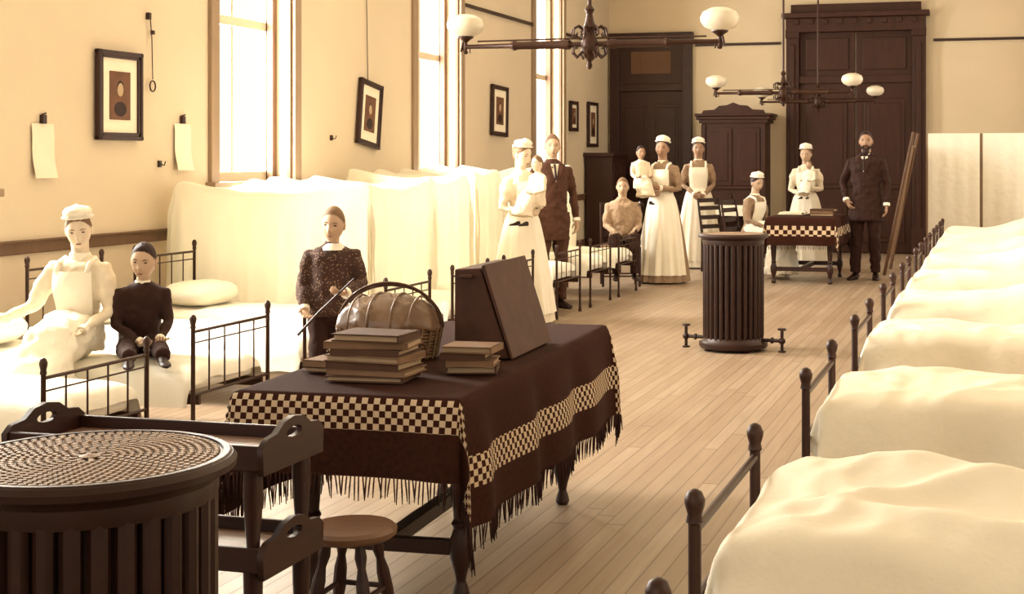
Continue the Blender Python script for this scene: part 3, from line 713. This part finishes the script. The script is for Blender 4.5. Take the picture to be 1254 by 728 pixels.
for s in(-1,1):
    for z,h in((.45,.5),(1.1,.6)): m.box((.215,s*.19,z),(.02,.32,h))
    m.ell((.235,s*.04,.9),(.015,.015,.015))
obj('carcass',m,M_wood,e,False,.006)
e=group('side_table',(-3.9,20.75,0))
m=MB(); m.box((0,0,.74),(.9,.5,.03)); m.box((0,0,.68),(.8,.42,.08))
for sx in(-1,1):
    for sy in(-1,1): leg(m,sx*.38,sy*.18,.72,.025)
obj('table',m,M_wood,e,bevel=.003)
m=MB(); drape(m,.46,.26,.12,.12,.15,.05,.76,.04,.02); obj('table_runner',m,M_sheet,e,ang=0)
# ---------- folding screens on the right
e=group('folding_screen',(0,18.75,0)); f=MB(); c=MB()
for i,(x0,x1,y0,y1) in enumerate([(-.88,-.2,0,.06),(-.18,.5,.06,0),(.52,1.2,0,.1)]):
    for x,y in((x0,y0),(x1,y1)): f.box((x,y,.9),(.03,.03,1.8))
    R=Matrix.Rotation(math.atan2(y1-y0,x1-x0),3,'Z')
    for z in(1.78,.25): f.box(((x0+x1)/2,(y0+y1)/2,z),(x1-x0,.03,.035),0,R)
    rr=[]
    for q in range(9): rr.append([(x0+.01+(x1-x0-.02)*j/24,(y0+(y1-y0)*j/24)-.022-.003*math.sin(j*.9),1.80-1.5*q/8) for j in range(25)])
    c.rings(rr,0,False,False)
obj('screen_frame',f,M_cas,e,False,.003); obj('screen_cloth',c,M_sheetl,e,ang=0)
e=group('leaning_stretcher',(-1.12,18.2,0)); m=MB(); c=MB()
for y in(-.5,.5):
    m.tube([(-.24,y,0.0),(.12,y,1.8)],.022,8)
for t_ in(.12,.9): m.tube([(-.24+.36*t_,-.5,1.8*t_),(-.24+.36*t_,.5,1.8*t_)],.015,8)
R=[[(-.24+.36*t_+.01*math.sin(t_*6),y,1.8*t_) for y in(-.49,0,.49)] for t_ in [.12+.78*i/8 for i in range(9)]]
c.rings(R,0,False,False); obj('poles',m,M_trim,e); obj('canvas',c,M_book2,e,ang=0)
# ---------- chairs
def chair(loc,rz,back=.95):
    e=group('ladder_back_chair',loc,rz); m=MB()
    for s in(-1,1):
        m.tube([(s*.2,.2,0),(s*.2,.19,.45),(s*.205,.27,back)],[.015,.018,.012],8); m.tube([(s*.21,-.19,0),(s*.21,-.19,.45)],[.014,.018],8)
        for z in(.15,.3): m.tube([(s*.205,.2,z),(s*.21,-.19,z)],.009,6)
    for z in(.12,.28): m.tube([(-.21,-.19,z),(.21,-.19,z)],.009,6); m.tube([(-.2,.2,z),(.2,.2,z)],.009,6)
    for z in(.58,.70,.82,.92): m.box((0,.205+.075*(z-.45)/.5,z),(.4,.014,.055))
    obj('chair_frame',m,M_wood,e); m=MB(); m.box((0,0,.455),(.44,.42,.03)); obj('seat',m,M_wick,e,False,.012)
chair((-3.42,17.75,0),math.radians(60)); chair((-3.0,17.15,0),math.radians(75)); chair((-4.2,15.48,0),math.radians(20)); 
# ---------- back table
clothtable('writing_table',(-2.2,16.75,0),0,.40,.60,.78,.33,.3,(.10,.22),(.12,.22),.05,.07,.08,.05,'back_cloth')
books('book_stack',(-2.0,16.6,.785),3,.3,.2,.09,11); e=group('open_ledger',(-2.4,16.95,.785),1.5); m=MB()
m.rings([[(-.2+.4*j/12,y,.01+.02*abs(math.sin(PI*j/12*2))) for j in range(13)] for y in(-.14,.14)],0,False,False); m.box((0,0,.004),(.42,.3,.006)); obj('pages',m,M_paper,e)
# ---------- people
person('seated_nurse',(-4.66,6.32,0),12,.88,True,pel=(0,0,.61),arms=(((.20,-.04,.15),(.14,-.28,.05),(-.3,-1,-.3)),((-.25,-.08,.17),(-.42,-.26,.08),(-.8,-.6,-.1))),legs=L_SIT,cloth=M_dressp,skin=M_skinp,hair=M_hairl,cap=True,apron=M_white,skirt='sit',skm=M_white,puff=.02,head=(20,14,-4),collar=True)
person('boy_on_bed',(-4.40,6.46,0),38,.66,hs=1.32,pel=(0,0,.75),lean=(.02,-.09,0),arms=(((.2,-.08,.14),(.12,-.34,.04),(0,-1,-.1)),((-.2,-.08,.14),(-.02,-.32,.02),(.3,-1,-.1))),legs=(((.12,-.40,-.02),(.12,-.72,-.04),(.1,-1)),((-.12,-.40,-.02),(-.12,-.72,-.04),(-.1,-1))),cloth=M_suit,skin=M_skin,hair=M_hair,head=(-20,10,4),short=True,collar=True,slim=1.0)
person('standing_boy',(-3.62,7.12,0),24,.70,hs=1.26,lean=(.02,-.05,0),arms=(((.235,-.03,.16),(.12,-.24,.10),(-.6,-.7,.1)),((-.23,.0,.15),(-.20,-.16,-.03),(.2,-.8,-.5))),cloth=M_dots,trou=M_suit,skin=M_skin,hair=M_hairl,head=(-12,8,5),short=True,slim=1.02,collar=True,blouse=True)
e=group('toy_stick',(-3.62,7.12,0),math.radians(24)); m=MB(); m.tube([(.14,-.25,.80),(-.05,-.27,.62),(-.16,-.28,.50)],[.006,.007,.008],8); obj('stick',m,M_wood,e)
person('standing_nurse',(-4.07,11.66,0),52,.97,True,arms=A_HOLD,cloth=M_dressp,skin=M_skinp,hair=M_hairl,cap=True,apron=M_white,skirt='stand',skm=M_dressp,puff=.02,head=(15,14,0),collar=True,roll=1)
def tot(name,loc,rot,z,k,cloth,hair=M_hair,skin=M_skin,head=(0,0,0)):
    person(name,loc,rot,k,hs=1.38,pel=(0,0,z/k),arms=(((.22,-.05,.14),(.14,-.26,.08),(-.2,-1,.1)),((-.22,-.05,.14),(-.14,-.26,.08),(.2,-1,.1))),legs=(((.11,-.36,-.06),(.12,-.42,-.44),(.1,-1)),((-.11,-.36,-.06),(-.12,-.42,-.44),(-.1,-1))),cloth=cloth,skin=skin,hair=hair,skirt='gown',skm=cloth,head=head,short=True,slim=1.0)
tot('infant',(-3.86,11.50,0),-30,1.12,.46,M_dressp,M_hairl,M_skinp,(0,0,0))
person('young_man',(-4.2,12.93,0),35,1.03,arms=A_DOWN,cloth=M_suit2,trou=M_suit2,skin=M_skin,hair=M_hairl,short=True,collar=True,tie=True,head=(-10,3,0),slim=.92,coat=True)
person('seated_patient',(-4.17,15.48,0),20,.95,pel=(0,0,.58),arms=A_LAP,legs=L_SIT,cloth=M_plaid,trou=M_suit,skin=M_skin,hair=M_hairl,short=True,head=(-5,2,0))
person('standing_nurse',(-3.80,15.95,0),-10,1.03,True,arms=A_HOLD,cloth=M_dress,skin=M_skind,cap=True,apron=M_white,skirt='stand',skm=M_dress,puff=.02,collar=True,head=(14,0,4),roll=2)
tot('toddler',(-4.03,15.78,0),30,1.20,.52,M_dressp,M_hair,M_skind,(5,0,0))
person('standing_nurse',(-3.87,18.3,0),12,1.04,True,arms=A_FRONT,cloth=M_dress,skin=M_skind,cap=True,apron=M_white,skirt='stand',skm=M_white,puff=.015,collar=True,head=(0,0,0),roll=3)
person('seated_nurse',(-2.95,17.12,0),62,.97,True,pel=(0,0,.58),lean=(0,-.06,0),arms=A_LAP,legs=L_SIT,cloth=M_dress,skin=M_skin,cap=True,apron=M_white,skirt='sit',puff=.015,collar=True,head=(-15,14,0))
person('standing_nurse',(-2.43,18.35,0),5,.99,True,arms=A_HOLD,cloth=M_dressp,skin=M_skin,hair=M_hairl,cap=True,apron=M_white,skirt='stand',skm=M_white,puff=.02,collar=True,head=(-8,8,0),roll=4)
tot('infant',(-2.36,18.13,0),-15,1.14,.38,M_white,M_hairl,M_skin,(0,0,0))
person('bearded_man',(-1.52,17.0,0),-8,1.09,arms=(((.225,.03,.15),(.235,-.04,-.09),(0,-.1,-1)),((-.27,.03,.15),(-.20,-.10,-.04),(.5,-.1,-.8))),cloth=M_suit,trou=M_suit,skin=M_skind,beard=True,short=True,collar=True,tie=True,head=(10,0,0),slim=1.02,coat=True)
# ---------- camera
cd=bpy.data.cameras.new('camera'); cam=bpy.data.objects.new('camera',cd); sc.collection.objects.link(cam)
cam.location=(0,0,1.45); cam.rotation_euler=(PI/2,0,math.radians(15))
cd.sensor_width=36; cd.lens=36*1700/1254; cd.shift_x=-137.5/1254; cd.shift_y=-168/1254; cd.clip_end=100
sc.camera=cam
